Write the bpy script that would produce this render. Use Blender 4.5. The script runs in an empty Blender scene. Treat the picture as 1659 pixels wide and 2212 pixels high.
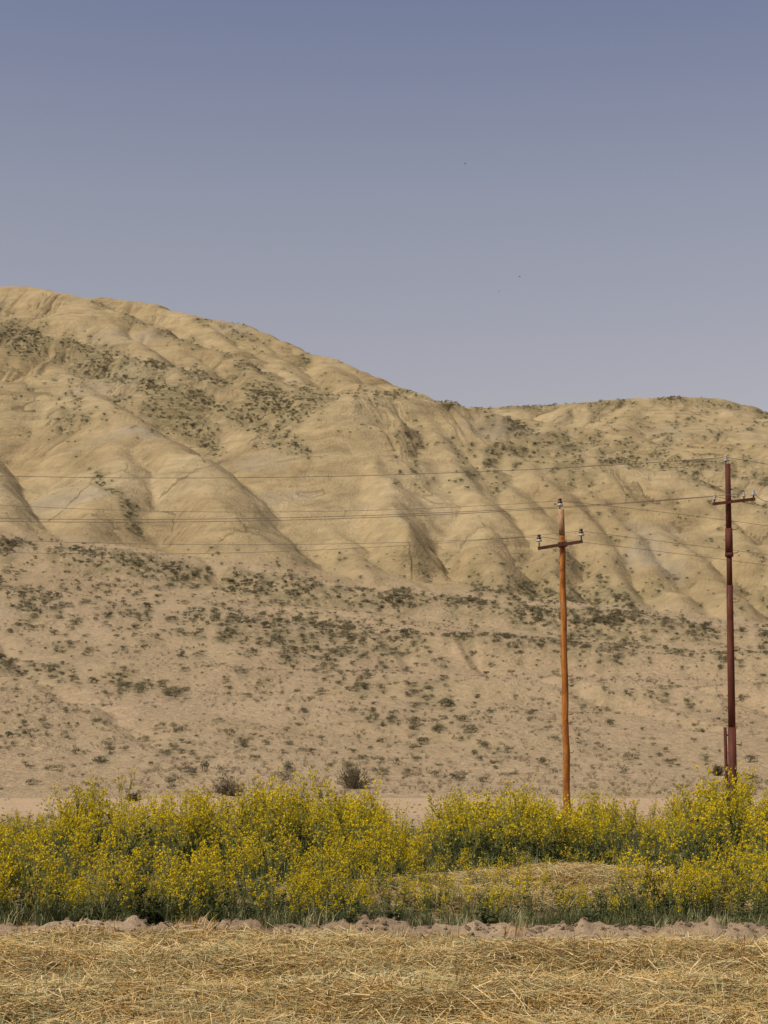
import bpy, math, numpy as np, random
from mathutils import Vector, Matrix
random.seed(7); rng=np.random.default_rng(7)
scene=bpy.context.scene
scene.view_settings.view_transform='Standard'
scene.view_settings.look='None'
scene.view_settings.exposure=0

# ------------------------------------------------------------------ helpers
EYE=1.7; PITCH=math.radians(8.2)
CP,SP=math.cos(PITCH),math.sin(PITCH)
def tang(h,v):
    """bearing / elevation tangents seen from the tripod"""
    a=(np.asarray(h,float)-829.5)/3700; b=(1106-np.asarray(v,float))/3700
    yy=CP-SP*b; zz=SP+CP*b
    return a/yy, zz/yy
def sight(h,v,d):
    az,el=tang(h,v)
    return (float(az*d),float(d),float(EYE+el*d))

def hsh(ix,iy,seed):
    n=(ix.astype(np.int64)*374761393+iy.astype(np.int64)*668265263+seed*1442695041)&0xffffffff
    n=((n^(n>>13))*1274126177)&0xffffffff
    n=n^(n>>16)
    return (n&0xffff)/65535.0
def vnoise(x,y,seed=0):
    x=np.asarray(x,float); y=np.asarray(y,float)
    ix=np.floor(x); iy=np.floor(y); fx=x-ix; fy=y-iy
    fx=fx*fx*fx*(fx*(fx*6-15)+10); fy=fy*fy*fy*(fy*(fy*6-15)+10)
    ix=ix.astype(np.int64); iy=iy.astype(np.int64)
    a=hsh(ix,iy,seed); b=hsh(ix+1,iy,seed); c=hsh(ix,iy+1,seed); d=hsh(ix+1,iy+1,seed)
    return (a*(1-fx)+b*fx)*(1-fy)+(c*(1-fx)+d*fx)*fy*1.0
def fbm(x,y,seed=0,o=4):
    s=0;a=1;t=0
    for i in range(o):
        s=s+a*(vnoise(x*2**i+i*17.3,y*2**i-i*9.1,seed+i)-.5); t+=a; a*=.5
    return s/t*2
def sstep(a,b,x):
    t=np.clip((x-a)/(b-a),0,1); return t*t*(3-2*t)

# ------------------------------------------------------------------ terrain
def R(pts): return [sight(*p) for p in pts]
RIDGES=[ # pts, side slope, crest radius, rill amplitude
 (R([(-500,600,640),(-100,612,620),(0,617,610),(100,628,600),(190,652,585),(330,712,560),(500,775,530),(660,850,495)]),.58,5,2.1),
 (R([(60,650,700),(215,643,680),(330,658,660),(400,680,645),(500,703,630),(600,738,610),(700,778,590),(800,815,570),(900,853,550),(1000,885,530),(1060,905,510)]),.58,6,2.1),
 (R([(-500,640,540),(-200,665,520),(0,706,500),(200,758,485),(400,802,465),(560,850,445),(640,872,432)]),.58,5,1.8),
 (R([(640,872,432),(720,853,425),(850,856,430),(950,870,435),(1050,895,430),(1200,955,415),(1300,988,405),(1450,1015,395),(1659,1098,370),(1900,1190,345),(2300,1260,330)]),.61,7,1.7),
 (R([(60,750,490),(130,800,470),(190,850,440),(270,893,408),(400,985,370),(520,1120,332),(600,1255,300)]),.78,7,1.4),
 (R([(270,893,408),(245,1000,370),(200,1100,340),(170,1190,308)]),.78,7,1.4),
 (R([(-100,760,490),(-90,850,440),(-60,960,390),(-20,1080,340),(40,1175,305)]),.82,3,1.7),
 (R([(-400,800,470),(-350,950,390),(-300,1150,300)]),.76,4,1.5),
 (R([(440,830,460),(500,900,428),(600,1010,390),(700,1140,348),(790,1268,305)]),.88,2.5,1.6),
 (R([(720,853,425),(770,960,390),(820,1060,355),(845,1150,330)]),.98,1.5,1.5),
 (R([(880,858,432),(950,980,392),(1010,1120,350),(1060,1285,305)]),.81,3.5,1.6),
 (R([(1050,895,430),(1150,1020,390),(1270,1180,345),(1360,1325,303)]),.78,3,1.6),
 (R([(1240,970,410),(1380,1110,370),(1500,1230,335),(1600,1340,303)]),.78,3,1.6),
 (R([(1450,1015,395),(1600,1150,355),(1760,1300,315),(1850,1380,295)]),.78,3,1.6),
 (R([(960,880,430),(1060,1010,392),(1150,1150,352),(1210,1310,304)]),.83,2.5,1.5),
 (R([(1150,935,420),(1270,1080,378),(1390,1220,338),(1480,1335,303)]),.83,2.5,1.5),
 (R([(330,712,560),(420,790,520),(520,840,480)]),.58,4,1.7),
 (R([(190,652,585),(260,730,540),(340,780,500)]),.58,4,1.7),
 (R([(500,703,630),(600,790,570),(660,845,520)]),.58,4,1.7),
 (R([(400,680,645),(500,760,580),(580,820,530)]),.58,4,1.7),
 (R([(680,775,592),(760,830,540),(800,850,500)]),.58,5,1.5),
 (R([(950,880,800),(1100,879,770),(1200,877,760),(1280,870,755),(1380,862,750),(1470,858,750),(1540,866,745),(1600,880,740),(1659,893,735),(1900,935,720),(2400,960,700)]),.40,12,1.5),
 (R([(1380,862,750),(1350,895,690),(1330,930,640)]),.54,8,1.3),
 (R([(1540,866,745),(1590,910,690),(1640,960,630),(1700,1000,580)]),.54,8,1.3),
 (R([(1040,895,640),(1150,905,620),(1280,930,600),(1420,965,570),(1500,985,550),(1700,990,540),(2100,1040,520)]),.46,5,1.3),
 (R([(1000,905,560),(1180,930,540),(1300,965,520),(1480,1005,490),(1700,1040,460)]),.50,5,1.1),
]
def fan(X,Y):
    A=np.interp(X,[-200,-80,0,70,200],[46,42,32,25,22])
    t=np.clip((Y-78)/222,0,None)
    z=A*np.where(t<1,t**1.3,1+1.3*(t-1)*np.exp(-np.clip(t-1,0,None)*2))
    m=sstep(76,130,Y)
    z=z+m*(1.6*fbm(X/38,Y/30,3)+.7*fbm(X/11,Y/16,5))+sstep(72,84,Y)*.18*fbm(X/2.5,Y/2.5,9)
    for y0,hh,sd in ((262,3.4,111),(196,2.4,112),(150,1.2,113)):
        yy=y0-.35*X+9*fbm(X/45,X*0,sd)
        z=z+hh*(sstep(-9,0,Y-yy)-sstep(0,34,Y-yy))*(.35+.65*vnoise(X/40,X*0,sd+5))
    w=X+.35*(Y-78)+6*fbm(X/40,Y/40,12)
    z=z-m*1.0*np.clip(.25-np.abs(vnoise(w/9,Y/160,21)-.5),0,1)*4*.6
    return z
HEAPS=[(-.1,20.6,.9,.6,.10),(.9,21.4,1.0,.7,.16),(2.3,21.9,1.2,.8,.24),(3.3,21.4,.9,.6,.16),(1.4,19.9,.9,.5,.08),(2.9,20.2,.9,.5,.10),(6.4,23.4,1.0,.6,.30),(-5.6,20.5,.7,.4,.12),(-2.5,13.6,2.2,.6,.12),(2.2,14.2,2.4,.6,.14),(-4,11.8,1.5,.5,.10),(.5,12.2,1.8,.5,.10),(3.5,12.6,1.2,.4,.1),(-.8,15.0,1.6,.4,.1),(9,23,1.5,.8,.3),(-10,22,1.5,.8,.25)]
def ditch(X): return 16.7+.22*fbm(X/1.6,X*0,41)+.012*X
def field(X,Y):
    z=.05*fbm(X/2.2,Y/2.2,31)+.04*fbm(X/.6,Y/.5,33,3)
    for hx,hy,sx,sy,hh in HEAPS:
        z=z+hh*np.exp(-((X-hx)/sx)**2-((Y-hy)/sy)**2)
    yb=ditch(X)
    cl=np.exp(-((Y-yb)/.34)**2)
    z=z+cl*(.15+.08*fbm(X/.5,Y/.3,43,3)+.07*fbm(X/.1,Y/.1,47,2))
    return z*sstep(74,60,Y)
def height(X,Y):
    z=np.where(Y<78,field(X,Y),fan(X,Y)); Q=X*1.0; RK=X*0.0
    far=Y>215
    if np.any(far):
        x=X[far]; y=Y[far]
        k=.4
        wx=x+5*fbm(x/45,y/45,51,3)+1.6*fbm(x/9,y/9,57,2)+.5*fbm(x/3,y/3,58,2); wy=y+5*fbm(x/45+9,y/45,53,3)+1.6*fbm(x/9,y/9+5,59,2)
        base=fan(x,y)
        cap=np.interp(x,[-200,-60,20,60,100,150],[118,105,62,50,40,32])
        qm=wx+.2*wy
        mass=np.interp(x,[-80,0,70],[41,32,25])+(y-345)*.31+1.5*fbm(x/20,y/30,61)
        mass=mass-5*(1-np.abs(vnoise(qm/16,wy/200,62)-.5)*2)**2.5-2*(1-np.abs(vnoise(qm/6,wy/120,63)-.5)*2)**2
        mass=np.where(y<300,-50,np.minimum(mass+3,cap))
        acc=np.logaddexp(base/k,mass/k)
        top=np.maximum(base,mass); sec=np.minimum(base,mass); Qb=qm*1.0; onr=np.where(mass>base,1.,0.)
        for ri,(pts,sl,cr,amp) in enumerate(RIDGES):
            P=np.array(pts); best=np.full(x.shape,-1e3); bq=np.zeros(x.shape); bd=np.zeros(x.shape); s0=0
            seg=P[1:]-P[:-1]; 
            for i in range(len(seg)):
                L=math.hypot(seg[i,0],seg[i,1])
                t=((wx-P[i,0])*seg[i,0]+(wy-P[i,1])*seg[i,1])/L**2
                tc=np.clip(t,0,1)
                dx=wx-(P[i,0]+tc*seg[i,0]); dy=wy-(P[i,1]+tc*seg[i,1])
                d=np.sqrt(dx*dx+dy*dy)
                side=np.sign(seg[i,0]*dy-seg[i,1]*dx)
                zc=P[i,2]+tc*seg[i,2]
                h=zc-sl*(np.sqrt(d*d+cr*cr)-cr)
                s=s0+tc*L; rs=-seg[i,2]/L
                q=s-d*rs/sl+side*300+ri*91
                q=q+1.5*fbm(x/14,y/14,71,2)
                r=np.abs(vnoise(q/13,d/120,81)-.5)*2
                r2=np.abs(vnoise(q/5,d/60,83)-.5)*2
                r3=np.abs(vnoise(q/2.1,d/25,85)-.5)*2
                h=h-amp*sstep(1,18,d)*((1-r)**3*2.5+(1-r2)**3*1.3+(1-r3)**2*.55)
                upd=h>best
                bq=np.where(upd,q,bq); bd=np.where(upd,d,bd); best=np.maximum(best,h); s0+=L
            w1=best>top
            sec=np.where(w1,top,np.maximum(sec,best))
            Qb=np.where(w1,bq,Qb); onr=np.where(w1,sstep(2,7,bd),onr); top=np.maximum(top,best)
            acc=np.logaddexp(acc,best/k)
        onr=onr*sstep(.3,2.0,top-sec)
        hz=acc*k+.6*fbm(x/10,y/10,91,4)*sstep(290,330,y)
        zz=z[far]; w=sstep(215,235,y)
        z=z.copy(); z[far]=zz*(1-w)+hz*w
        Q[far]=Qb; RK[far]=onr*w
    return z,Q,RK
gu=.26*np.geomspace(1.03,11,36)
U=np.concatenate([-gu[::-1],np.linspace(-.26,.26,760),gu])
YR=np.concatenate([np.linspace(-60,7,12),np.arange(8,60,.2),np.linspace(60,300,300)[0:],np.linspace(300.8,700,490),np.linspace(702,1000,120),np.geomspace(1010,4000,15)])
XX=U[None,:]*(np.maximum(YR,0)[:,None]+40); YY=np.repeat(YR[:,None],len(U),1)
HH,FQ,RK=height(XX.ravel(),YY.ravel())
HH=HH.reshape(XX.shape);FQ=FQ.reshape(XX.shape);RK=RK.reshape(XX.shape)
fo=sstep(1000,1700,YY); HH=HH*(1-fo)+20*fo
def ground_z(x,y):
    x=np.atleast_1d(np.asarray(x,float)); y=np.atleast_1d(np.asarray(y,float))
    r=np.interp(y,YR,np.arange(len(YR))); u=x/(np.maximum(y,0)+40); c=np.interp(u,U,np.arange(len(U)))
    r0=np.clip(r.astype(int),0,len(YR)-2); c0=np.clip(c.astype(int),0,len(U)-2); fr=r-r0; fc=c-c0
    return (HH[r0,c0]*(1-fr)*(1-fc)+HH[r0+1,c0]*fr*(1-fc)+HH[r0,c0+1]*(1-fr)*fc+HH[r0+1,c0+1]*fr*fc)
def drop(h,v,dmin=70,dmax=900):
    """first ground point met along a bearing (N,) -> x,y,ok"""
    az,el=tang(h,v)
    ds=np.concatenate([np.arange(dmin,300,1.0),np.arange(300,dmax,1.5)])
    Xs=az[:,None]*ds; Ys=np.repeat(ds[None],len(az),0)
    G=ground_z(Xs.ravel(),Ys.ravel()).reshape(Xs.shape)
    hit=G>=EYE+el[:,None]*ds
    ok=hit.any(1); i=hit.argmax(1); d=ds[i]
    return az*d,d,ok

# ------------------------------------------------------------------ shrubs positions
SH=[]
def band(pts,th,n,s0=.8,s1=1.4,dmin=82):
    p=np.array(pts,float); L=np.hypot(*(p[1:]-p[:-1]).T); cs=np.concatenate([[0],np.cumsum(L)])
    t=rng.uniform(0,cs[-1],n*2); t=t[vnoise(t/45,t*0,15)>rng.random(n*2)*.9][:n]; n=len(t)
    h=np.interp(t,cs,p[:,0]); v=np.interp(t,cs,p[:,1])
    th_=th*(.4+1.5*vnoise(t/50,t*0,5))
    v=v+th*1.2*(vnoise(t/70,t*0,25)-.5)
    h=h+rng.normal(0,th,n)*.8; v=v+rng.normal(0,1,n)*th_*.6
    x,y,ok=drop(h,v,dmin)
    y=y+rng.normal(0,1.5,n); 
    SH.append(np.stack([x,y,rng.uniform(s0,s1,n)*(.7+.45*(rng.random(n)<.3))],1)[ok])
def region(x0,x1,y0,y1,n,s0=.5,s1=1.2,cl=60,thr=.45,dmin=82,pw=1):
    h=rng.uniform(x0,x1,n*4); v=y0+(y1-y0)*rng.random(n*4)**pw
    m=vnoise(h/cl,v/cl*2,77)>thr+rng.normal(0,.16,n*4); h=h[m][:n]; v=v[m][:n]
    x,y,ok=drop(h,v,dmin); y=y+rng.normal(0,2,len(y))
    SH.append(np.stack([x,y,s0+(s1-s0)*rng.random(len(x))**2],1)[ok])
band([(-150,680),(0,705),(200,755),(400,800),(560,850),(650,868)],13,640)
band([(-150,720),(0,740),(150,785),(350,840),(520,900),(660,985)],16,600)
band([(250,870),(300,880),(400,920),(480,975)],10,150)
band([(640,865),(750,852),(900,853),(1050,890),(1200,950),(1300,990),(1450,1015),(1600,1070),(1800,1160)],6,420,.7,1.3)
band([(600,880),(690,870),(640,905),(560,860)],18,170)
band([(160,850),(180,900),(130,930)],16,50)
band([(150,960),(210,1040),(270,1090),(320,1190)],7,60,.8,1.4)
band([(420,690),(520,715),(560,760)],12,70)
band([(660,770),(670,850)],8,30)
band([(950,878),(1100,880),(1300,870),(1470,861),(1659,895),(1900,940)],5,340,1.0,1.8)
region(1050,1800,885,1010,320,.9,1.7,50,.4)
band([(1280,960),(1450,990),(1659,1040),(1800,1060)],12,200,.8,1.5)
region(850,1300,930,1060,140,.8,1.5,40,.45)
region(0,900,720,950,220,.7,1.3,50,.5)
region(1200,1659,1020,1200,60,.7,1.4,50,.5)
band([(1000,1020),(1080,1060)],5,20)
band([(-200,1150),(0,1175),(200,1195),(400,1248),(600,1275),(900,1292),(1200,1335),(1400,1350),(1659,1375),(1900,1400)],13,1050,.7,1.4)
band([(1020,1280),(1150,1288),(1250,1290),(1370,1320)],12,170,.8,1.4)
band([(1200,1200),(1250,1220),(1380,1320)],8,50,.8,1.4)
region(-200,1900,1200,1420,1150,.45,1.2,70,.38)
region(-200,1900,1400,1690,760,.3,.95,90,.38)
band([(-100,1270),(0,1290),(300,1320),(600,1370),(850,1400)],36,320,.7,1.3)
band([(500,1335),(900,1365),(1300,1395),(1659,1420),(1900,1440)],11,460,.5,1.2)
band([(560,1370),(850,1470),(1000,1570)],60,200,.6,1.15)
band([(-100,1430),(0,1440),(150,1455),(250,1480),(400,1500)],8,130,.4,1.0)
band([(200,650),(330,712),(500,775),(680,850)],6,150,.7,1.2)
SHR=np.concatenate(SH)
def grid_density(pts,wt,blur=2):
    r=np.rint(np.interp(pts[:,1],YR,np.arange(len(YR)))).astype(int)
    c=np.rint(np.interp(pts[:,0]/(pts[:,1]+40),U,np.arange(len(U)))).astype(int)
    D=np.zeros(HH.shape); np.add.at(D,(r,c),wt)
    for _ in range(3):
        for ax in (0,1):
            D=sum(np.roll(D,k,ax) for k in range(-blur,blur+1))/(2*blur+1)
    return D
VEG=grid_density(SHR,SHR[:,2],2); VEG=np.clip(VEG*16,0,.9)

# ------------------------------------------------------------------ material helpers
def mat(name):
    m=bpy.data.materials.new(name); m.use_nodes=True
    nt=m.node_tree; b=nt.nodes['Principled BSDF']; b.inputs['Roughness'].default_value=.9
    b.inputs['Specular IOR Level'].default_value=.15
    return m,nt,b
def N(nt,t,**k):
    n=nt.nodes.new(t)
    for a,v in k.items():
        if a in n.inputs: n.inputs[a].default_value=v
        else: setattr(n,a,v)
    return n
def noise(nt,vec,scale,detail=4,rough=.55):
    n=N(nt,'ShaderNodeTexNoise'); n.inputs['Scale'].default_value=scale; n.inputs['Detail'].default_value=detail; n.inputs['Roughness'].default_value=rough
    nt.links.new(vec,n.inputs['Vector']); return n.outputs['Fac']
def ramp(nt,fac,stops):
    r=N(nt,'ShaderNodeValToRGB'); e=r.color_ramp.elements
    while len(e)<len(stops): e.new(.5)
    for i,(p,c) in enumerate(stops):
        e[i].position=p; e[i].color=(*c,1) if len(c)==3 else c
    nt.links.new(fac,r.inputs[0]); return r.outputs[0]
def g(v): return (v,v,v)
def mix(nt,f,a,b,mode='MIX'):
    m=N(nt,'ShaderNodeMix',data_type='RGBA',blend_type=mode)
    for s,v in ((m.inputs[0],f),(m.inputs[6],a),(m.inputs[7],b)):
        if hasattr(v,'is_output'): nt.links.new(v,s)
        elif isinstance(v,(int,float)): s.default_value=v
        else: s.default_value=(*v,1)
    return m.outputs[2]
def objvec(nt,scale=(1,1,1)):
    tc=N(nt,'ShaderNodeTexCoord'); mp=N(nt,'ShaderNodeMapping'); mp.inputs['Scale'].default_value=scale
    nt.links.new(tc.outputs['Object'],mp.inputs[0]); return mp.outputs[0]
def bump(nt,b,h,strength,dist):
    bp=N(nt,'ShaderNodeBump'); bp.inputs['Strength'].default_value=strength; bp.inputs['Distance'].default_value=dist
    nt.links.new(h,bp.inputs['Height']); nt.links.new(bp.outputs[0],b.inputs['Normal'])
def attr(nt,name):
    a=N(nt,'ShaderNodeAttribute'); a.attribute_name=name; return a.outputs['Fac']
def M(nt,op,a,b_=None):
    m=N(nt,'ShaderNodeMath',operation=op)
    for i,vv in enumerate((a,b_)):
        if vv is None: continue
        if hasattr(vv,'is_output'): nt.links.new(vv,m.inputs[i])
        else: m.inputs[i].default_value=vv
    return m.outputs[0]

# hills
mh,nt,b=mat('dry_hill_soil')
v=objvec(nt)
c1=ramp(nt,noise(nt,v,.018,5,.6),[(.3,(.33,.235,.115)),(.5,(.405,.302,.157)),(.7,(.46,.355,.20))])
c2=ramp(nt,noise(nt,v,.35,8,.72),[(.3,g(.74)),(.55,g(1)),(.75,g(1.12))])
c=mix(nt,1,c1,c2,'MULTIPLY')
vs=objvec(nt,(.25,.25,1.4))
c=mix(nt,1,c,ramp(nt,noise(nt,vs,.22,5,.65),[(.35,g(.85)),(.6,g(1.05))]),'MULTIPLY')
cx=N(nt,'ShaderNodeCombineXYZ'); nt.links.new(attr(nt,'flow'),cx.inputs[0])
sx=N(nt,'ShaderNodeSeparateXYZ'); nt.links.new(v,sx.inputs[0]); nt.links.new(M(nt,'MULTIPLY',sx.outputs[2],.10),cx.inputs[1])
rill=noise(nt,cx.outputs[0],.75,6,.72)
rk=attr(nt,'rock')
c=mix(nt,rk,c,mix(nt,1,c,ramp(nt,rill,[(.3,g(.74)),(.5,g(1)),(.7,g(1.08))]),'MULTIPLY'))
grey=ramp(nt,noise(nt,objvec(nt,(1,1,1)),.03,3,.5),[(.6,g(0)),(.72,g(.6))])
c=mix(nt,grey,c,(.34,.285,.205))
c=mix(nt,attr(nt,'fan'),c,mix(nt,1,mix(nt,noise(nt,v,.05,4),(.385,.272,.155),(.465,.34,.208)),ramp(nt,noise(nt,v,1.3,8,.75),[(.3,g(.62)),(.5,g(1)),(.72,g(1.18))]),'MULTIPLY'))
red=ramp(nt,noise(nt,objvec(nt,(.6,2,1)),.06,4,.6),[(.68,g(0)),(.76,g(.5))])
c=mix(nt,red,c,(.38,.21,.10))
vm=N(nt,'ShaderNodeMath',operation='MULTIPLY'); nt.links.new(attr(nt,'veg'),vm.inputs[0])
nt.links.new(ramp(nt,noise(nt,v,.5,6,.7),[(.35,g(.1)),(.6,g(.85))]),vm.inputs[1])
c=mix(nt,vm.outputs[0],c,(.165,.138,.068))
nt.links.new(c,b.inputs['Base Color'])
hb=M(nt,'ADD',noise(nt,v,.25,8,.7),noise(nt,v,1.6,5,.7))
hb=M(nt,'ADD',hb,M(nt,'MULTIPLY',M(nt,'MULTIPLY',M(nt,'SUBTRACT',rill,.5),rk),2.0))
bump(nt,b,hb,.8,.85)

# field soil
mg,nt,b=mat('field_soil')
v=objvec(nt)
c=ramp(nt,noise(nt,v,.5,6,.65),[(.3,(.29,.20,.115)),(.5,(.38,.27,.165)),(.7,(.46,.34,.215))])
c=mix(nt,1,c,ramp(nt,noise(nt,v,9,8,.75),[(.3,g(.6)),(.5,g(1)),(.72,g(1.25))]),'MULTIPLY')
straw=attr(nt,'straw')
c=mix(nt,straw,c,mix(nt,1,(.36,.245,.105),ramp(nt,noise(nt,objvec(nt,(1,3,1)),14,6,.8),[(.3,g(.4)),(.5,g(.85)),(.7,g(1.3))]),'MULTIPLY'))
c=mix(nt,attr(nt,'road'),c,mix(nt,noise(nt,v,.6,5),(.39,.268,.155),(.48,.345,.212)))
c=mix(nt,attr(nt,'green'),c,mix(nt,noise(nt,v,3,5),(.09,.085,.03),(.24,.19,.09)))
nt.links.new(c,b.inputs['Base Color'])
bump(nt,b,noise(nt,v,18,8,.75),.9,.05)

def grid_obj(name,r0,r1,m,attrs):
    X=XX[r0:r1];Y=YY[r0:r1];Z=HH[r0:r1]; nr,nc=X.shape
    me=bpy.data.meshes.new(name)
    co=np.stack([X,Y,Z],-1).reshape(-1,3).astype(np.float32)
    idx=np.arange(nr*nc).reshape(nr,nc)
    q=np.stack([idx[:-1,:-1],idx[:-1,1:],idx[1:,1:],idx[1:,:-1]],-1).reshape(-1,4).astype(np.int32)
    me.vertices.add(len(co)); me.vertices.foreach_set('co',co.ravel())
    me.loops.add(q.size); me.loops.foreach_set('vertex_index',q.ravel())
    me.polygons.add(len(q)); me.polygons.foreach_set('loop_start',np.arange(0,q.size,4,dtype=np.int32))
    me.polygons.foreach_set('use_smooth',np.ones(len(q),bool))
    me.update(calc_edges=True)
    for k,a in attrs.items():
        at=me.attributes.new(k,'FLOAT','POINT'); at.data.foreach_set('value',a[r0:r1].astype(np.float32).ravel())
    me.materials.append(m)
    o=bpy.data.objects.new(name,me); scene.collection.objects.link(o); return o
rs=int(np.searchsorted(YR,76))
FAN=sstep(3,-3,HH-fan(XX,YY)-1.0+1.5*fbm(XX/12,YY/12,5))*sstep(330,290,YY)
yn=ditch(XX)
STRAW=np.where(YY<yn-.5,sstep(.3,.6,vnoise(XX/1.1,YY/.8,4)+.1),0)
for hx,hy,sx,sy,hh in HEAPS[:8]: STRAW=np.maximum(STRAW,np.exp(-((XX-hx)/sx/1.4)**2-((YY-hy)/sy/1.4)**2))
ROAD=sstep(48,54,YY)*sstep(79,74,YY+1.5*fbm(XX/9,YY/9,8))
GREEN=sstep(17.1,17.6,YY)*sstep(40,36,YY)*np.clip(.9-STRAW*1.3,0,1)*sstep(.2,.6,vnoise(XX/1.6,YY/1.2,44)+.1)
grid_obj('ground',0,rs+1,mg,{'straw':STRAW,'road':ROAD,'green':GREEN})
grid_obj('hills',rs,len(YR),mh,{'veg':VEG,'fan':FAN,'flow':FQ,'rock':RK})

# ------------------------------------------------------------------ mesh builder
class MB:
    def __init__(s): s.v=[];s.f=[];s.m=[]
    def face(s,pts,m=0):
        i=len(s.v); s.v.extend(pts); s.f.append(tuple(range(i,i+len(pts)))); s.m.append(m)
    def tube(s,pts,r,m=0,n=3,cap=False):
        pts=[Vector(p) for p in pts]; rings=[]
        for i,p in enumerate(pts):
            t=(pts[min(i+1,len(pts)-1)]-pts[max(i-1,0)]); t=t.normalized() if t.length>0 else Vector((0,0,1))
            a=t.orthogonal().normalized() if abs(t.z)<.99 else Vector((1,0,0)); 
            if abs(t.z)<.99: a=Vector((0,0,1)).cross(t).normalized()
            bb=t.cross(a); rr=r[i] if isinstance(r,(list,tuple)) else r
            k=len(s.v)
            for j in range(n):
                w=2*math.pi*j/n; s.v.append(p+a*math.cos(w)*rr+bb*math.sin(w)*rr)
            rings.append(k)
        for a,b2 in zip(rings,rings[1:]):
            for j in range(n):
                s.f.append((a+j,a+(j+1)%n,b2+(j+1)%n,b2+j)); s.m.append(m)
        if cap:
            s.f.append(tuple(rings[0]+j for j in range(n))[::-1]); s.m.append(m)
            s.f.append(tuple(rings[-1]+j for j in range(n))); s.m.append(m)
    def build(s,name,mats,smooth=False):
        me=bpy.data.meshes.new(name); me.from_pydata([tuple(p) for p in s.v],[],s.f)
        for m in mats: me.materials.append(m)
        me.polygons.foreach_set('material_index',s.m)
        if smooth: me.polygons.foreach_set('use_smooth',[True]*len(s.f))
        me.update(); return bpy.data.objects.new(name,me)
U3=lambda: Vector((random.gauss(0,1),random.gauss(0,1),random.gauss(0,1))).normalized()

def leafmat(name,c1,c2,trans=.25,rough=.7):
    m,nt,b=mat(name); oi=N(nt,'ShaderNodeObjectInfo')
    c=mix(nt,oi.outputs['Random'],c1,c2); nt.links.new(c,b.inputs['Base Color']); b.inputs['Roughness'].default_value=rough
    if trans>0:
        t=N(nt,'ShaderNodeBsdfTranslucent'); nt.links.new(c,t.inputs[0]); ms=N(nt,'ShaderNodeMixShader'); ms.inputs[0].default_value=trans
        nt.links.new(b.outputs[0],ms.inputs[1]); nt.links.new(t.outputs[0],ms.inputs[2]); nt.links.new(ms.outputs[0],nt.nodes['Material Output'].inputs[0])
    return m
m_stem=leafmat('mustard_stem',(.13,.14,.032),(.25,.235,.07),0)
m_leaf=leafmat('mustard_leaf',(.03,.045,.013),(.085,.10,.03),.2)
m_pet=leafmat('mustard_petal',(.58,.44,.006),(.76,.58,.012),.25)
m_grass=leafmat('grass_blade',(.06,.075,.026),(.17,.165,.065),.2)
m_s1=leafmat('straw_pale',(.50,.37,.17),(.66,.50,.255),0)
m_s2=leafmat('straw_gold',(.34,.205,.065),(.52,.35,.12),0)
m_s3=leafmat('straw_green',(.20,.19,.085),(.34,.31,.155),0)
m_sh1=leafmat('shrub_leaf',(.085,.080,.035),(.18,.165,.085),0)
m_sh2=leafmat('shrub_twig',(.13,.09,.055),(.21,.155,.095),0)
m_dry=leafmat('dry_weed',(.19,.14,.075),(.29,.225,.13),0)

def coll(objs,name):
    c=bpy.data.collections.new(name)
    for o in objs: c.objects.link(o)
    return c
def scatter(name,pts,rot,scl,idx,c):
    me=bpy.data.meshes.new(name); n=len(pts); me.vertices.add(n)
    me.vertices.foreach_set('co',np.asarray(pts,np.float32).ravel())
    a=me.attributes.new('irot','FLOAT_VECTOR','POINT'); a.data.foreach_set('vector',np.asarray(rot,np.float32).ravel())
    a=me.attributes.new('iscl','FLOAT_VECTOR','POINT'); a.data.foreach_set('vector',np.asarray(scl,np.float32).ravel())
    a=me.attributes.new('iidx','INT','POINT'); a.data.foreach_set('value',np.asarray(idx,np.int32))
    me.update(); o=bpy.data.objects.new(name,me); scene.collection.objects.link(o)
    t=bpy.data.node_groups.new(name+'_scatter','GeometryNodeTree')
    t.interface.new_socket('Geometry',in_out='INPUT',socket_type='NodeSocketGeometry'); t.interface.new_socket('Geometry',in_out='OUTPUT',socket_type='NodeSocketGeometry')
    gi=t.nodes.new('NodeGroupInput'); go=t.nodes.new('NodeGroupOutput'); ip=t.nodes.new('GeometryNodeInstanceOnPoints')
    ci=t.nodes.new('GeometryNodeCollectionInfo'); ci.inputs['Collection'].default_value=c; ci.inputs['Separate Children'].default_value=True; ci.inputs['Reset Children'].default_value=True
    def na(nm,ty):
        q=t.nodes.new('GeometryNodeInputNamedAttribute'); q.data_type=ty; q.inputs['Name'].default_value=nm; return q.outputs['Attribute']
    L=t.links.new
    L(gi.outputs[0],ip.inputs['Points']); L(ci.outputs[0],ip.inputs['Instance']); ip.inputs['Pick Instance'].default_value=True
    L(na('iidx','INT'),ip.inputs['Instance Index']); L(na('irot','FLOAT_VECTOR'),ip.inputs['Rotation']); L(na('iscl','FLOAT_VECTOR'),ip.inputs['Scale'])
    L(ip.outputs[0],go.inputs[0])
    md=o.modifiers.new('scatter','NODES'); md.node_group=t
    return o
def scat(name,x,y,s,c,ncol,sz=None,tilt=.08,dz=0.):
    n=len(x); z=ground_z(x,y)+dz
    rot=np.stack([rng.normal(0,tilt,n),rng.normal(0,tilt,n),rng.uniform(0,6.283,n)],1)
    if sz is None: sz=s
    scatter(name,np.stack([x,y,z],1),rot,np.stack([s,s,sz],1),rng.integers(0,ncol,n),c)

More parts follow.
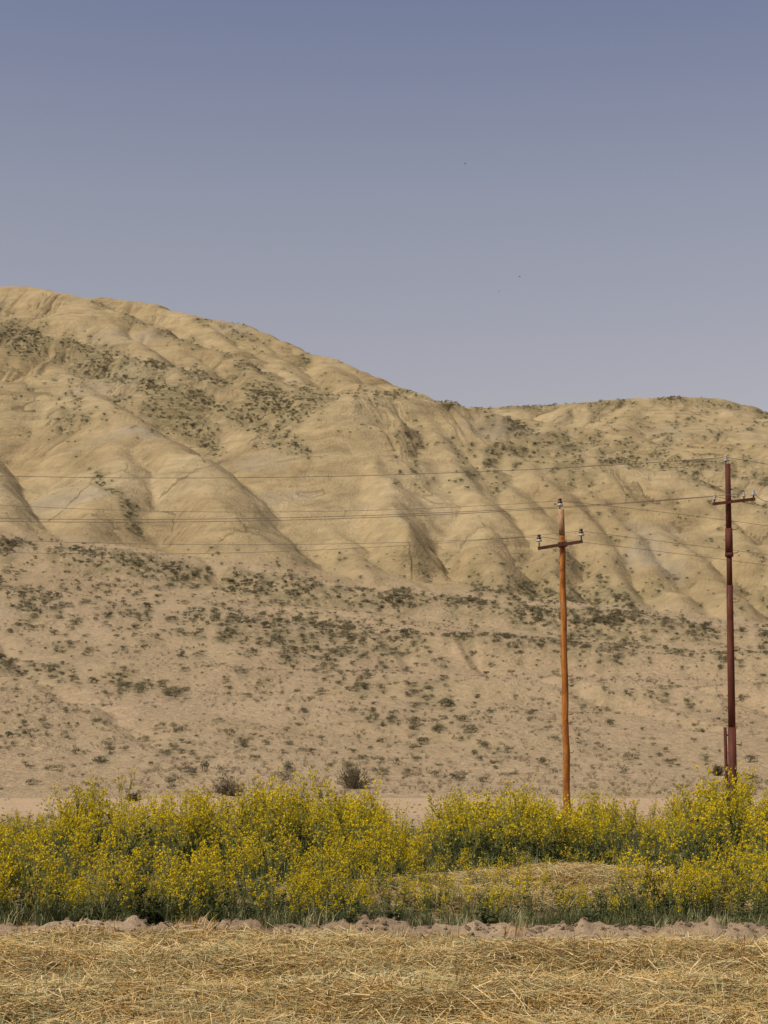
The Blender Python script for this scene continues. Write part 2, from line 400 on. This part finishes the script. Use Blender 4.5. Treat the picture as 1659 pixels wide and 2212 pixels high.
# ---- mustard plants
def leaf(m,p,a,L,mi):
    d=Vector((math.cos(a),math.sin(a),random.uniform(-.1,.7))).normalized(); sd=Vector((-math.sin(a),math.cos(a),random.uniform(-.3,.3)))*L*.26
    p1=p+d*L*.35; p2=p+d*L*.7+Vector((0,0,-L*.06)); p3=p+d*L+Vector((0,0,-L*.3))
    m.face([p,p1+sd,p1-sd*.2],mi); m.face([p,p1+sd*.2,p1-sd],mi)
    m.face([p1-sd*.5,p1+sd*.5,p2+sd*.9,p2-sd*.9],mi); m.face([p2-sd*.9,p2+sd*.9,p3],mi)
def mustard(seed,leafy=1.0,bloom=1.0):
    random.seed(seed); m=MB(); H=1.0
    def cluster(p,sz):
        if random.random()>bloom: return
        for k in range(random.randint(7,11)):
            q=p+U3()*random.uniform(.2,1)*sz; q.z-=random.random()*sz*.6
            r=random.uniform(.009,.0138); n=(U3()+Vector((0,0,.8))).normalized(); a=n.orthogonal().normalized(); bb=n.cross(a)
            m.face([q+a*r,q+bb*r,q-a*r,q-bb*r],2)
    nst=random.randint(2,3)
    for s in range(nst):
        ang=random.uniform(0,6.28); lean=random.uniform(.03,.26); base=Vector((math.cos(ang),math.sin(ang),0))*random.uniform(0,.06)
        top=base+Vector((math.cos(ang)*lean,math.sin(ang)*lean,H*random.uniform(.68,1.05)))
        mid=(base+top)/2+Vector((random.gauss(0,.02),random.gauss(0,.02),0))
        P=[base,mid,top]; m.tube(P,[.005,.0035,.0015],0)
        def at(t): return base.lerp(mid,t*2) if t<.5 else mid.lerp(top,t*2-1)
        cluster(top,.026)
        for bq in range(random.randint(8,11)):
            t=random.uniform(.3,.95); p=at(t); a=random.uniform(0,6.28); L=random.uniform(.12,.42)*(1.15-t*.6)
            d=Vector((math.cos(a)*.55,math.sin(a)*.55,random.uniform(.5,1.2))).normalized()
            e=p+d*L; e.z+=.05; mm=p+d*L*.5; m.tube([p,mm,e],[.0028,.002,.001],0)
            if e.z>.5 or random.random()<.35: cluster(e,.024)
            for tw in range(random.randint(1,3)):
                tt=random.uniform(.25,.9); q=p.lerp(e,tt); d2=(d+U3()*.7+Vector((0,0,.4))).normalized(); l=random.uniform(.06,.16)
                m.tube([q,q+d2*l],[.0015,.0008],0); 
                if random.random()<.6 and (q.z>.55 or random.random()<.2): cluster(q+d2*l,.017)
                for pd in range(3):
                    w=q+d2*l*random.uniform(.1,.8); dd=(d2+U3()*.8).normalized()*.03; o2=dd.orthogonal().normalized()*.0018
                    m.face([w-o2,w+o2,w+dd],0)
            if random.random()<.8:
                leaf(m,p,a,random.uniform(.04,.09),1)
        for lf in range(int(random.randint(14,20)*leafy)):
            t=random.random()**1.4*.6; leaf(m,at(t),random.uniform(0,6.28),random.uniform(.08,.19)*(1-t*.7),1)
    return m
NM=10
cm=coll([mustard(100+i,*[(1,1),(1,1),(1.1,1),(1,1),(1.2,.9),(1,1),(1.4,1),(2.0,.5),(1.1,.3),(1.3,.8)][i]).build('mustard_plant',[m_stem,m_leaf,m_pet]) for i in range(NM)],'mustard_plants')
xs=[];ys=[];hs=[]
hx=[-40,-10,-6.9,-6.0,-5.2,-3.1,-1.2,-.2,.25,.7,1.1,2.2,3.5,4.2,4.6,5.0,5.6,6.4,7.2,12,40]
hv=[1.05,.8,.6,.85,1.2,1.24,1.24,1.18,.82,.85,1.3,1.13,1.08,.9,.86,1.18,1.36,1.55,1.6,1.3,1.2]
def addp(x,y,h):
    xs.append(x);ys.append(y);hs.append(h)
n=3600
x=rng.uniform(-20,22,n); y=rng.uniform(23.6,35,n)
az30=x/y*30
dens=vnoise(x/.9,y/1.1,301)*.7+vnoise(x/.4,y/.5,311)*.3
edge=25.2+.9*vnoise(x/2,x*0,302)-np.where(x>0,.9,0)
keep=(y>edge)&(dens>.41+rng.normal(0,.07,n))&(rng.random(n)<np.where(np.abs(x)<9,1,.5))
keep&=~((np.abs(az30-.35)<.35)&(rng.random(n)<.7))
keep&=~((np.abs(az30-4.4)<.35)&(rng.random(n)<.5))
h=np.interp(az30,hx,hv)*(.5+.62*vnoise(x/.75,y/.9,303))*rng.uniform(.76,1.12,n)*np.where(y<25.5,.8,1)
addp(x[keep],y[keep],h[keep])
n=800; x=rng.uniform(-14,.6,n); y=rng.uniform(19.6,25.6,n)
dens=vnoise(x/.9,y/.9,305); keep=(dens>.47)
addp(x[keep],y[keep],(rng.uniform(.4,.8,n)*(.5+.75*dens))[keep])
n=560; x=rng.uniform(-11,-.15,n); y=17.4+2.1*rng.random(n)
h=np.interp(x,[-11,-4.6,-3.9,-3.3,-2,-1,-.4,0],[.95,1.05,.92,.64,.76,.82,.66,.42])*rng.uniform(.45,1.1,n)*(.65+.55*vnoise(x/.5,y/.8,309))
addp(x,y,h)
for cx_,cy,sx,sy,nn,hh in [(1.1,18.1,.35,.4,22,.58),(3.3,18.6,.4,.5,32,.66),(4.1,19,.6,.7,40,.66),(5.2,20,.7,1,40,.7),(.35,19.2,.4,.5,16,.5),(2.2,18.4,.5,.3,10,.45),(4.9,22.5,.9,1.2,50,.75),(6.5,20,1,1,50,.75),(-.3,18.6,.4,.6,18,.55),(.2,21.5,.7,1.2,26,.5),(2.2,21,1.4,1.2,18,.42),(2.2,23.6,1.6,.4,30,.55)]:
    addp(rng.normal(cx_,sx,nn),rng.normal(cy,sy,nn),hh*rng.uniform(.5,1.05,nn))
x=np.concatenate(xs);y=np.concatenate(ys);h=np.concatenate(hs)
k=y>17.25; x,y,h=x[k],y[k],h[k]
scat('mustard_flowers',x,y,np.clip(h,.4,1.1)*.92,cm,NM,sz=h,tilt=.11)
print('mustard',len(x))

# ---- grass tufts
def tuft(seed,nb,mi,Lr,spread,lean):
    random.seed(seed); m=MB()
    for i in range(nb):
        a=random.uniform(0,6.28); r=random.random()**.5*spread; p=Vector((math.cos(a)*r,math.sin(a)*r,0))
        L=random.uniform(*Lr); b2=random.uniform(0,6.28); w=random.uniform(.0025,.005); ln=random.uniform(.05,lean)
        d=Vector((math.cos(b2),math.sin(b2),0)); s=Vector((-d.y,d.x,0))*w
        p1=p+Vector((0,0,L*.55))+d*L*ln*.4; p2=p+Vector((0,0,L*random.uniform(.8,1)))+d*L*ln
        m.face([p-s,p+s,p1+s*.8,p1-s*.8],mi); m.face([p1-s*.8,p1+s*.8,p2],mi)
    return m
def broad(seed):
    random.seed(seed); m=MB()
    for s in range(5):
        a=random.uniform(0,6.28); top=Vector((math.cos(a)*.12,math.sin(a)*.12,random.uniform(.2,.4))); m.tube([Vector((0,0,0)),top],[.004,.002],0)
        for i in range(8): leaf(m,top*random.uniform(.1,1),random.uniform(0,6.28),random.uniform(.05,.13),0)
    return m
cg=coll([tuft(200+i,70,0,(.10,.34),.17,.8).build('grass_tuft',[m_grass]) for i in range(4)]+[broad(260+i).build('weed',[m_leaf]) for i in range(1)]+[tuft(210+i,45,0,(.1,.3),.14,.9).build('dry_grass_tuft',[m_s3]) for i in range(3)],'grass_tufts')
xs=[];ys=[];ss=[]
def G(x,y,s): xs.append(x);ys.append(y);ss.append(s)
n=1300; x=rng.uniform(-.6,13,n); y=17.25+1.6*rng.random(n)**1.3; k=vnoise(x/.8,y/.6,410)>.28; G(x[k],y[k],(rng.uniform(.4,1.1,n)*(.5+.75*vnoise(x/1.3,y/1.,411)))[k])
n=600; G(rng.uniform(-11,-.2,n),17.2+1.8*rng.random(n),rng.uniform(.5,1.2,n))
n=1500; x=rng.uniform(-12,12,n); y=rng.uniform(19,27,n); k=vnoise(x/1.1,y/.9,401)>.45; G(x[k],y[k],rng.uniform(.6,1.1,n)[k])
n=1800; x=rng.uniform(-16,18,n); y=rng.uniform(25.3,38,n); G(x,y,rng.uniform(.8,1.5,n))
n=500; x=rng.uniform(-22,22,n); y=rng.uniform(38,50,n); k=vnoise(x/4,y/4,402)>.5; G(x[k],y[k],rng.uniform(.4,.9,n)[k])
x=np.concatenate(xs);y=np.concatenate(ys);s=np.concatenate(ss)
hp=sum(hh*np.exp(-((x-a)/sx)**2-((y-b_)/sy)**2) for a,b_,sx,sy,hh in HEAPS)
k=(hp<.07)|(rng.random(len(x))<.2); x,y,s=x[k],y[k],s[k]
scat('grass',x,y,s,cg,8,tilt=.1)

# ---- straw
def strawpatch(seed,nb,rad,hz,mixw):
    random.seed(seed); m=MB(); main=random.uniform(0,3.14)
    for i in range(nb):
        a=random.uniform(0,6.28); r=random.random()**.6*rad; c=Vector((math.cos(a)*r,math.sin(a)*r,random.random()**1.5*hz*(1-r/rad*.7)+.004))
        b2=main+random.gauss(0,.9); L=random.uniform(.04,.17); w=random.uniform(.0012,.0028)
        d=Vector((math.cos(b2),math.sin(b2),random.gauss(0,.24)))*L; s=Vector((-math.sin(b2),math.cos(b2),random.gauss(0,.6))).normalized()*w
        k=Vector((random.gauss(0,.02),random.gauss(0,.02),random.uniform(-.01,.03)))
        mi=random.choices([0,1,2],mixw)[0]
        m.face([c-d-s,c-d+s,c+k+s,c+k-s],mi); m.face([c+k-s,c+k+s,c+d+s*.5,c+d-s*.5],mi)
    return m
cs_=coll([strawpatch(300+i,300,.38,.12,[(6,3,1),(3,5,1),(2,2,6),(5,3,2),(3,6,1)][i%5]).build('straw_patch',[m_s1,m_s2,m_s3]) for i in range(10)],'straw_patches')
xs=[];ys=[];ss=[]
n=3200; x=rng.uniform(-8,8,n); y=rng.uniform(7.5,16.3,n); k=(sstep(.34,.64,vnoise(x/1.5,y/.6,501)*.6+vnoise(x/.5,y/.3,503)*.4)+.06>rng.random(n))&(np.abs(x)<y*.27+3); G(x[k],y[k],rng.uniform(.5,1.3,n)[k])
for hx_,hy,sx,sy,hh in HEAPS:
    n=int(80*sx*sy/.7); G(rng.normal(hx_,sx*.75,n),rng.normal(hy,sy*.7,n),rng.uniform(.6,1.2,n))
n=200; G(rng.uniform(-.4,7,n),rng.uniform(19.0,23.4,n),rng.uniform(.6,1.2,n))
n=60; G(rng.uniform(-8,0,n),rng.uniform(20,25,n),rng.uniform(.6,1.1,n))
x=np.concatenate(xs);y=np.concatenate(ys);s=np.concatenate(ss)
k=np.abs(y-ditch(x))>.38+rng.normal(0,.08,len(x)); x,y,s=x[k],y[k],s[k]
scat('hay',x,y,s,cs_,10,tilt=.07)
cst=coll([tuft(230+i,26,0,(.05,.2),.14,1.2).build('stubble_tuft',[m_s2 if i%2 else m_s3]) for i in range(4)],'stubble_tufts')
n=1000; x=rng.uniform(-6,6,n); y=rng.uniform(8,16.4,n); scat('stubble',x,y,rng.uniform(.5,1.2,n),cst,4)

# ---- clods of the ditch edge
mcl,nt,b=mat('clod_soil'); v=objvec(nt)
nt.links.new(ramp(nt,noise(nt,v,2.5,6,.7),[(.3,(.27,.185,.115)),(.7,(.46,.335,.215))]),b.inputs['Base Color']); bump(nt,b,noise(nt,v,5,6,.7),.8,.3)
def clod(seed):
    import bmesh
    bm=bmesh.new(); bmesh.ops.create_icosphere(bm,subdivisions=2,radius=1)
    for vv in bm.verts:
        p=vv.co; f=.65+.7*float(vnoise(p.x*1.9+seed,p.y*1.9+p.z*1.6,seed)); vv.co=Vector((p.x*f,p.y*f*.85,p.z*f*.6))
    me=bpy.data.meshes.new('clod'); bm.to_mesh(me); bm.free(); me.materials.append(mcl); return bpy.data.objects.new('clod',me)
cc=coll([clod(i+1) for i in range(5)],'clods')
n=3200; x=rng.uniform(-9,9,n); y=ditch(x)+rng.normal(0,.26,n)
x2=rng.uniform(-20,20,900); y2=rng.uniform(40,76,900)
s=.005+.028*rng.random(n)**3; s2=.02+.06*rng.random(900)**3
scat('soil_clods',np.concatenate([x,x2]),np.concatenate([y,y2]),np.concatenate([s,s2]),cc,5,tilt=.5)

# ---- desert shrubs
def shrub(seed,nl,flat,mi=0,mt=1):
    random.seed(seed); m=MB(); lob=[(Vector((random.gauss(0,.2),random.gauss(0,.2),random.uniform(.15,.34)*flat)),random.uniform(.18,.32)) for _ in range(5)]
    for i in range(nl):
        c,r=random.choice(lob); u=U3(); u.z=abs(u.z)*1.0-.2; p=c+Vector((u.x*r,u.y*r,u.z*r*flat))*random.uniform(.6,1.05)
        if p.z<0: p.z=.01
        n=(u+U3()*.7).normalized(); a=n.orthogonal().normalized(); bb=n.cross(a); s=random.uniform(.025,.06)
        m.face([p+a*s,p+bb*s*.6,p-a*s,p-bb*s*.6],1 if random.random()<.25 else mi)
    for i in range(12):
        c,r=random.choice(lob); e=c+U3()*r*1.2; e.z=abs(e.z)+.05; m.tube([Vector((random.gauss(0,.04),random.gauss(0,.04),0)),e],[.012,.004],1)
    return m
csh=coll([shrub(400+i,200,[1.1,.9,1.3,1.0,.8][i%5]).build('shrub_clump',[m_sh1,m_sh2]) for i in range(6)],'shrub_clumps')
cdr=coll([shrub(440+i,60,1).build('dry_weed_clump',[m_dry,m_sh2]) for i in range(4)],'dry_weed_clumps')
n=len(SHR); s=SHR[:,2]
scat('desert_shrubs',SHR[:,0],SHR[:,1],s*1.05,csh,6,sz=s*rng.uniform(.7,1.15,n),tilt=.05,dz=-.03)
print('shrubs',n)
n=9000; y=80+220*rng.random(n)**1.3; x=rng.uniform(-.3,.3,n)*(y+10); k=vnoise(x/9,y/14,601)>.3; x,y=x[k],y[k]; s=rng.uniform(.12,.38,len(x))*(1+y/300)
scat('dry_weeds',x,y,s,cdr,4,sz=s*.9,tilt=.05)
n=3000; y=rng.uniform(300,560,n); x=rng.uniform(-.26,.26,n)*y; k=vnoise(x/14,y/14,602)>.5; x,y=x[k],y[k]; s=rng.uniform(.3,.6,len(x))
scat('hill_weeds',x,y,s,cdr,4,sz=s*.9,tilt=.05)

# ---- distinct bushes beside the track
def bush(seed,w,hgt,px,py,name,dry):
    random.seed(seed); m=MB()
    for i in range(200):
        a=random.uniform(0,6.28); el=random.uniform(.25,1.45); L=random.uniform(.6,1)
        d=Vector((math.cos(a)*math.cos(el)*w/2,math.sin(a)*math.cos(el)*w/2,math.sin(el)*hgt))*L
        b0=Vector((random.gauss(0,w*.08),random.gauss(0,w*.08),0)); mid=b0+d*.55+Vector((0,0,.04)); e=b0+d
        m.tube([b0,mid,e],[.009,.007,.004],1)
        for k in range(10):
            q=mid.lerp(e,random.uniform(-.6,1)); u=U3(); n2=u.orthogonal().normalized(); s=random.uniform(.015,.045)
            m.face([q+u*s*1.6,q+n2*s*.5,q-u*s*1.2,q-n2*s*.5],0 if random.random()>dry else 1)
    o=m.build(name,[m_sh1,m_sh2]); o.location=(px,py,float(ground_z(px,py)[0])-.02); scene.collection.objects.link(o)
def az(h,Y): return (h-829.5)/3700*Y/1.012
bush(1,2.3,1.3,az(762,84),84,'desert_bush',.25)
bush(2,2.0,.85,az(495,80),80,'desert_bush',.7)
bush(7,.8,.4,az(290,70),70,'desert_bush',.8)
bush(8,.8,.7,az(1550,95),95,'desert_bush',.6)

# ------------------------------------------------------------------ utility poles
def rust(name,ca,cb,cc_,sc=3.0):
    m,nt,b=mat(name); v=objvec(nt,(1,1,.12)); v2=objvec(nt)
    c=ramp(nt,noise(nt,v,sc*3,6,.7),[(.32,ca),(.5,cb),(.68,cc_)])
    c=mix(nt,ramp(nt,noise(nt,v2,2.2,6,.75),[(.5,g(0)),(.66,g(.8))]),c,ca)
    nt.links.new(c,b.inputs['Base Color']); b.inputs['Roughness'].default_value=.7; bump(nt,b,noise(nt,v,30,6,.7),.5,.01); return m
mr1=rust('rusted_wood_orange',(.12,.040,.012),(.30,.105,.018),(.40,.19,.055))
mr1t=rust('weathered_wood_tip',(.15,.07,.035),(.33,.19,.09),(.42,.31,.19))
mr2=rust('rusted_steel_maroon',(.045,.015,.010),(.095,.028,.016),(.15,.05,.028))
mst=rust('rusted_steel_dark',(.04,.018,.012),(.08,.032,.018),(.12,.05,.03))
mpb,nt,b=mat('brown_porcelain'); b.inputs['Base Color'].default_value=(.045,.018,.014,1); b.inputs['Roughness'].default_value=.3; b.inputs['Specular IOR Level'].default_value=.4
mpw,nt,b=mat('white_porcelain'); b.inputs['Base Color'].default_value=(.32,.30,.28,1); b.inputs['Roughness'].default_value=.35; b.inputs['Specular IOR Level'].default_value=.4
def lathe(m,c,prof,mi,n=14):
    rings=[]
    for r,z in prof:
        k=len(m.v); rings.append(k)
        for j in range(n): m.v.append(Vector((c[0]+r*math.cos(6.2832*j/n),c[1]+r*math.sin(6.2832*j/n),c[2]+z)))
    for a,b2 in zip(rings,rings[1:]):
        for j in range(n): m.f.append((a+j,a+(j+1)%n,b2+(j+1)%n,b2+j)); m.m.append(mi)
def insul(m,c,s,top,skirt,pin):
    lathe(m,c,[(.012,-.16*1),(.012,.02*s)],pin,8)
    lathe(m,c,[(.0,.0),(.045*s,0),(.078*s,-.0*s),(.085*s,.02*s),(.07*s,.055*s),(.05*s,.07*s)],skirt)
    lathe(m,c,[(.05*s,.07*s),(.066*s,.08*s),(.07*s,.10*s),(.045*s,.125*s),(.036*s,.14*s),(.04*s,.15*s),(.052*s,.165*s),(.05*s,.19*s),(.03*s,.205*s),(0,.21*s)],top)
    return m
def part(m,name,mats,parent,smooth=True):
    o=m.build(name,mats,smooth); scene.collection.objects.link(o); o.parent=parent
    return o
def beam(m,a,b2,w,hh,mi=0):
    a=Vector(a);b2=Vector(b2); d=(b2-a).normalized(); s=d.cross(Vector((0,0,1))).normalized()*w/2; u=s.cross(d).normalized()*hh/2
    q=[]
    for p in (a,b2):
        k=len(m.v); q.append(k); m.v.extend([p-s-u,p+s-u,p+s+u,p-s+u])
    A,B=q
    for j in range(4): m.f.append((A+j,A+(j+1)%4,B+(j+1)%4,B+j)); m.m.append(mi)
    m.f.append((A+3,A+2,A+1,A)); m.m.append(mi); m.f.append((B,B+1,B+2,B+3)); m.m.append(mi)
def hook(m,p,side,L=.13,r=.009):
    p=Vector(p); m.tube([p,p+Vector((side*L*.7,0,0)),p+Vector((side*L,0,.02)),p+Vector((side*L*1.08,0,.075))],r,0,6,True)

# pole A (orange)
e=bpy.data.objects.new('utility_pole',None); scene.collection.objects.link(e); gz=float(ground_z(5.27,50)[0]); e.location=(5.27,50,gz)
def wob(i,k): return Vector((.012*math.sin(i*1.7+k),.01*math.cos(i*2.3+k),0))
m=MB(); pts=[];rr=[]
for i in range(17):
    z=-.3+i*(8.2+.3)/16; pts.append(Vector((-.035*z/9,0,z))+wob(i,1)); rr.append(.105-.02*z/9+.003*math.sin(i*2.1))
m.tube(pts,rr,0,18,True); part(m,'pole_shaft',[mr1],e)
m=MB(); m.tube([Vector((-.03,0,8.19)),Vector((-.035,0,8.6)),Vector((-.04,0,8.96))],[.088,.084,.078],0,18,True)
m.tube([Vector((-.07,-.01,8.8)),Vector((-.09,-.01,9.02)),Vector((-.075,-.01,9.06))],.014,1,6,True)
part(m,'pole_tip',[mr1t,mst],e)
m=MB(); beam(m,(-.76,-.14,7.78),(.56,-.14,7.99),.07,.09); beam(m,(-.16,-.125,7.88),(.10,-.125,7.92),.06,.16)
for sx,z in ((-.72,7.79),(.52,7.98)): m.tube([Vector((sx,-.14,z)),Vector((sx,-.14,z+.16))],.02,0,8,True)
part(m,'crossarm',[mst],e,False)
ins=[(-.72,-.14,7.98,1.05),(.52,-.14,8.15,1.05),(-.075,-.01,9.06,1.1)]
for i,(ix,iy,iz,s) in enumerate(ins):
    part(insul(MB(),(ix,iy,iz),s,0,1,2),'insulator_%d'%(i+1),[mpb,mpw,mst],e)
m=MB()
for z in (7.45,6.3,5.15,4.05,2.95,1.85): hook(m,(.085,0,z),1,.12)
for z in (7.35,5.7,4.6,3.5,2.4): hook(m,(-.09,0,z),-1,.05)
part(m,'climbing_pegs',[mst],e)
# pole B (maroon)
e2=bpy.data.objects.new('utility_pole',None); scene.collection.objects.link(e2); gz2=float(ground_z(9.24,46)[0]); e2.location=(9.24,46,gz2)
L=lambda z: .125*z/9.7
m=MB(); 
m.tube([Vector((L(z),0,z)) for z in (-.3,1,2.5)],[.118,.112,.108],0,18,True)
m.tube([Vector((L(z),0,z)) for z in (2.45,4,5.5,6.3)],[.098,.096,.09,.088],0,18,True)
m.tube([Vector((L(z),0,z)) for z in (6.2,6.9,7.2)],[.078,.074,.075],0,18,True)
part(m,'pole_shaft',[mr2],e2)
m=MB(); m.tube([Vector((L(z),0,z)) for z in (7.15,7.85)],[.105,.10],0,18,True); m.tube([Vector((L(7.1),0,7.08)),Vector((L(7.2),0,7.18))],[.115,.115],0,18,True)
part(m,'sleeve',[mr2],e2)
m=MB(); m.tube([Vector((L(z),0,z)) for z in (7.8,8.7,9.62)],[.08,.076,.072],0,18,True)
beam(m,(L(9.6)-.09,0,9.70),(L(9.6)+.03,0,9.72),.04,.03)
part(m,'pole_top',[mr2],e2)
m=MB(); m.tube([Vector((-.155,-.02,z)) for z in (-.3,1.2,2.5)],[.045,.045,.042],0,10,True)
for z in (.6,1.5,2.3): m.tube([Vector((-.2,-.02,z)),Vector((0,-.02,z))],.02,0,8,True)
part(m,'brace_stub',[mr2],e2,False)
m=MB(); beam(m,(L(8.5)-.45,-.13,8.50),(L(8.5)+.70,-.13,8.64),.07,.075)
for sx,z in ((-.40,8.50),(.66,8.63),(.40,8.60)): m.tube([Vector((L(8.5)+sx,-.13,z)),Vector((L(8.5)+sx,-.13,z+.12))],.017,0,8,True)
part(m,'crossarm',[mr2],e2,False)
ins2=[(L(8.5)-.40,-.13,8.62,.65),(L(8.5)+.66,-.13,8.74,.7),(L(8.5)+.40,-.13,8.70,.6),(L(9.7)-.05,0,9.70,.75)]
for i,(ix,iy,iz,s) in enumerate(ins2):
    part(insul(MB(),(ix,iy,iz),s,1,1,2),'insulator_%d'%(i+1),[mpb,mpw,mst],e2)
m=MB()
for z in (7.82,7.18,5.85,4.55,3.2,2.05): hook(m,(L(z)+.07,0,z),1,.17,.010)
part(m,'climbing_pegs',[mst],e2)

# ------------------------------------------------------------------ wires
mw,nt,b=mat('aluminium_wire'); b.inputs['Base Color'].default_value=(.13,.11,.09,1); b.inputs['Roughness'].default_value=.6
pl=bpy.data.objects.new('power_line',None); scene.collection.objects.link(pl)
wc=[0]
def wire(A,B,C,ext,r=.0075):
    """parabola through insulator A, B, C extended past C"""
    A,B,C=Vector(A),Vector(B),Vector(C); tb=(B.xy-A.xy).length/(C.xy-A.xy).length
    pts=[]
    for i in range(60):
        t=i/59*ext
        l0=(t-tb)*(t-1)/(tb*1.0); l1=t*(t-1)/(tb*(tb-1)); l2=t*(t-tb)/(1*(1-tb))
        P=A.lerp(C,t); z=A.z*l0+B.z*l1+C.z*l2; pts.append(Vector((P.x,P.y,z)))
    m=MB(); m.tube(pts,r,0,5); wc[0]+=1; part(m,'wire_%d'%wc[0],[mw],pl)
def W(e_,t): return Vector(e_.location)+Vector(t)
def iv(lst,i): ix,iy,iz,s=lst[i]; return (ix,iy,iz+.14*s)
def S(h,v,d): return sight(h,v,d)
a=W(e,iv(ins,2)); wire(a,S(640,1106,50),S(0,1091,49.9),1.7,.006); wire(a,S(1430,1113,52.5),S(1659,1136,54),2.6,.006)
a=W(e,iv(ins,0)); wire(a,S(640,1178,50),S(0,1166,49.7),1.7,.006); wire(a,S(1430,1195,52.2),S(1659,1221,53.8),2.6,.006)
a=W(e,iv(ins,1)); wire(a,S(640,1192,50),S(0,1193,49.7),1.7,.006); wire(a,S(1430,1177,52.3),S(1659,1198,54),2.6,.006)
a=W(e2,iv(ins2,3)); wire(a,S(800,1027,46),S(0,1028,46),1.7); wire(a,S(1610,995,46.3),S(1659,1003,46.6),6)
a=W(e2,iv(ins2,0)); wire(a,S(700,1122,46),S(0,1126,46),1.7); wire(a,S(1610,1086,46.3),S(1659,1096,46.6),5)
a=W(e2,iv(ins2,2)); wire(a,S(700,1117,46),S(0,1120,46),1.7)
a=W(e2,iv(ins2,1)); wire(a,S(1645,1079,46.2),S(1659,1083,46.5),8)

# ------------------------------------------------------------------ birds
mbk,nt,b=mat('bird_feathers'); b.inputs['Base Color'].default_value=(.03,.025,.03,1)
def bird(h,v,d,yaw,flap):
    m=MB(); m.tube([Vector((0,.16,0)),Vector((0,.12,0)),Vector((0,.02,0)),Vector((0,-.1,0)),Vector((0,-.2,.0))],[.004,.03,.045,.03,.008],0,8)
    m.face([Vector((0,-.12,0)),Vector((.05,-.27,0)),Vector((-.05,-.27,0))])
    for s in (-1,1):
        m.face([Vector((0,.08,.02)),Vector((s*.16,.10,.02+flap*.08)),Vector((s*.15,-.02,.02+flap*.08)),Vector((0,-.06,.02))])
        m.face([Vector((s*.16,.10,.02+flap*.08)),Vector((s*.34,-.02,flap*.14)),Vector((s*.15,-.02,.02+flap*.08))])
    o=m.build('bird',[mbk]); o.location=sight(h,v,d); o.rotation_euler=(0,.1,yaw); scene.collection.objects.link(o)
bird(1005,354,300,1.0,.8); bird(1122,597,260,.6,-.5); bird(1078,629,420,2,.5)

# ------------------------------------------------------------------ light and sky
to_sun=Vector((-.66,-.46,1.0)).normalized()
el=math.asin(to_sun.z); azs=math.atan2(to_sun.x,to_sun.y)
sun=bpy.data.lights.new('sun','SUN'); sun.energy=4.3; sun.angle=math.radians(.55); sun.color=(1,.935,.82)
so=bpy.data.objects.new('sun',sun); scene.collection.objects.link(so); so.rotation_euler=(-to_sun).to_track_quat('-Z','Y').to_euler()
w=bpy.data.worlds.new('World'); scene.world=w; w.use_nodes=True; nt=w.node_tree; bg=nt.nodes['Background']
sk=nt.nodes.new('ShaderNodeTexSky'); sk.sky_type='NISHITA'; sk.sun_disc=False; sk.sun_elevation=el; sk.sun_rotation=azs; sk.dust_density=2.0; sk.air_density=1.0
hs_=nt.nodes.new('ShaderNodeHueSaturation'); hs_.inputs['Saturation'].default_value=.50; nt.links.new(sk.outputs[0],hs_.inputs['Color'])
tc=nt.nodes.new('ShaderNodeTexCoord'); sp=nt.nodes.new('ShaderNodeSeparateXYZ'); nt.links.new(tc.outputs['Generated'],sp.inputs[0])
gr=ramp(nt,sp.outputs[2],[(0,(.98,.84,.80)),(.20,(.97,.84,.80)),(.32,(.85,.80,.84)),(.43,(.62,.64,.82)),(.6,(.62,.61,.70))])
tint=mix(nt,1,hs_.outputs[0],gr,'MULTIPLY')
nt.links.new(tint,bg.inputs[0]); bg.inputs[1].default_value=.122

cam=bpy.data.cameras.new('camera'); co=bpy.data.objects.new('camera',cam); scene.collection.objects.link(co)
co.location=(0,0,EYE); co.rotation_euler=(math.radians(90)+PITCH,0,0)
cam.sensor_fit='HORIZONTAL'; cam.sensor_width=36; cam.lens=36*3700/1659
cam.clip_start=.1; cam.clip_end=10000
scene.camera=co
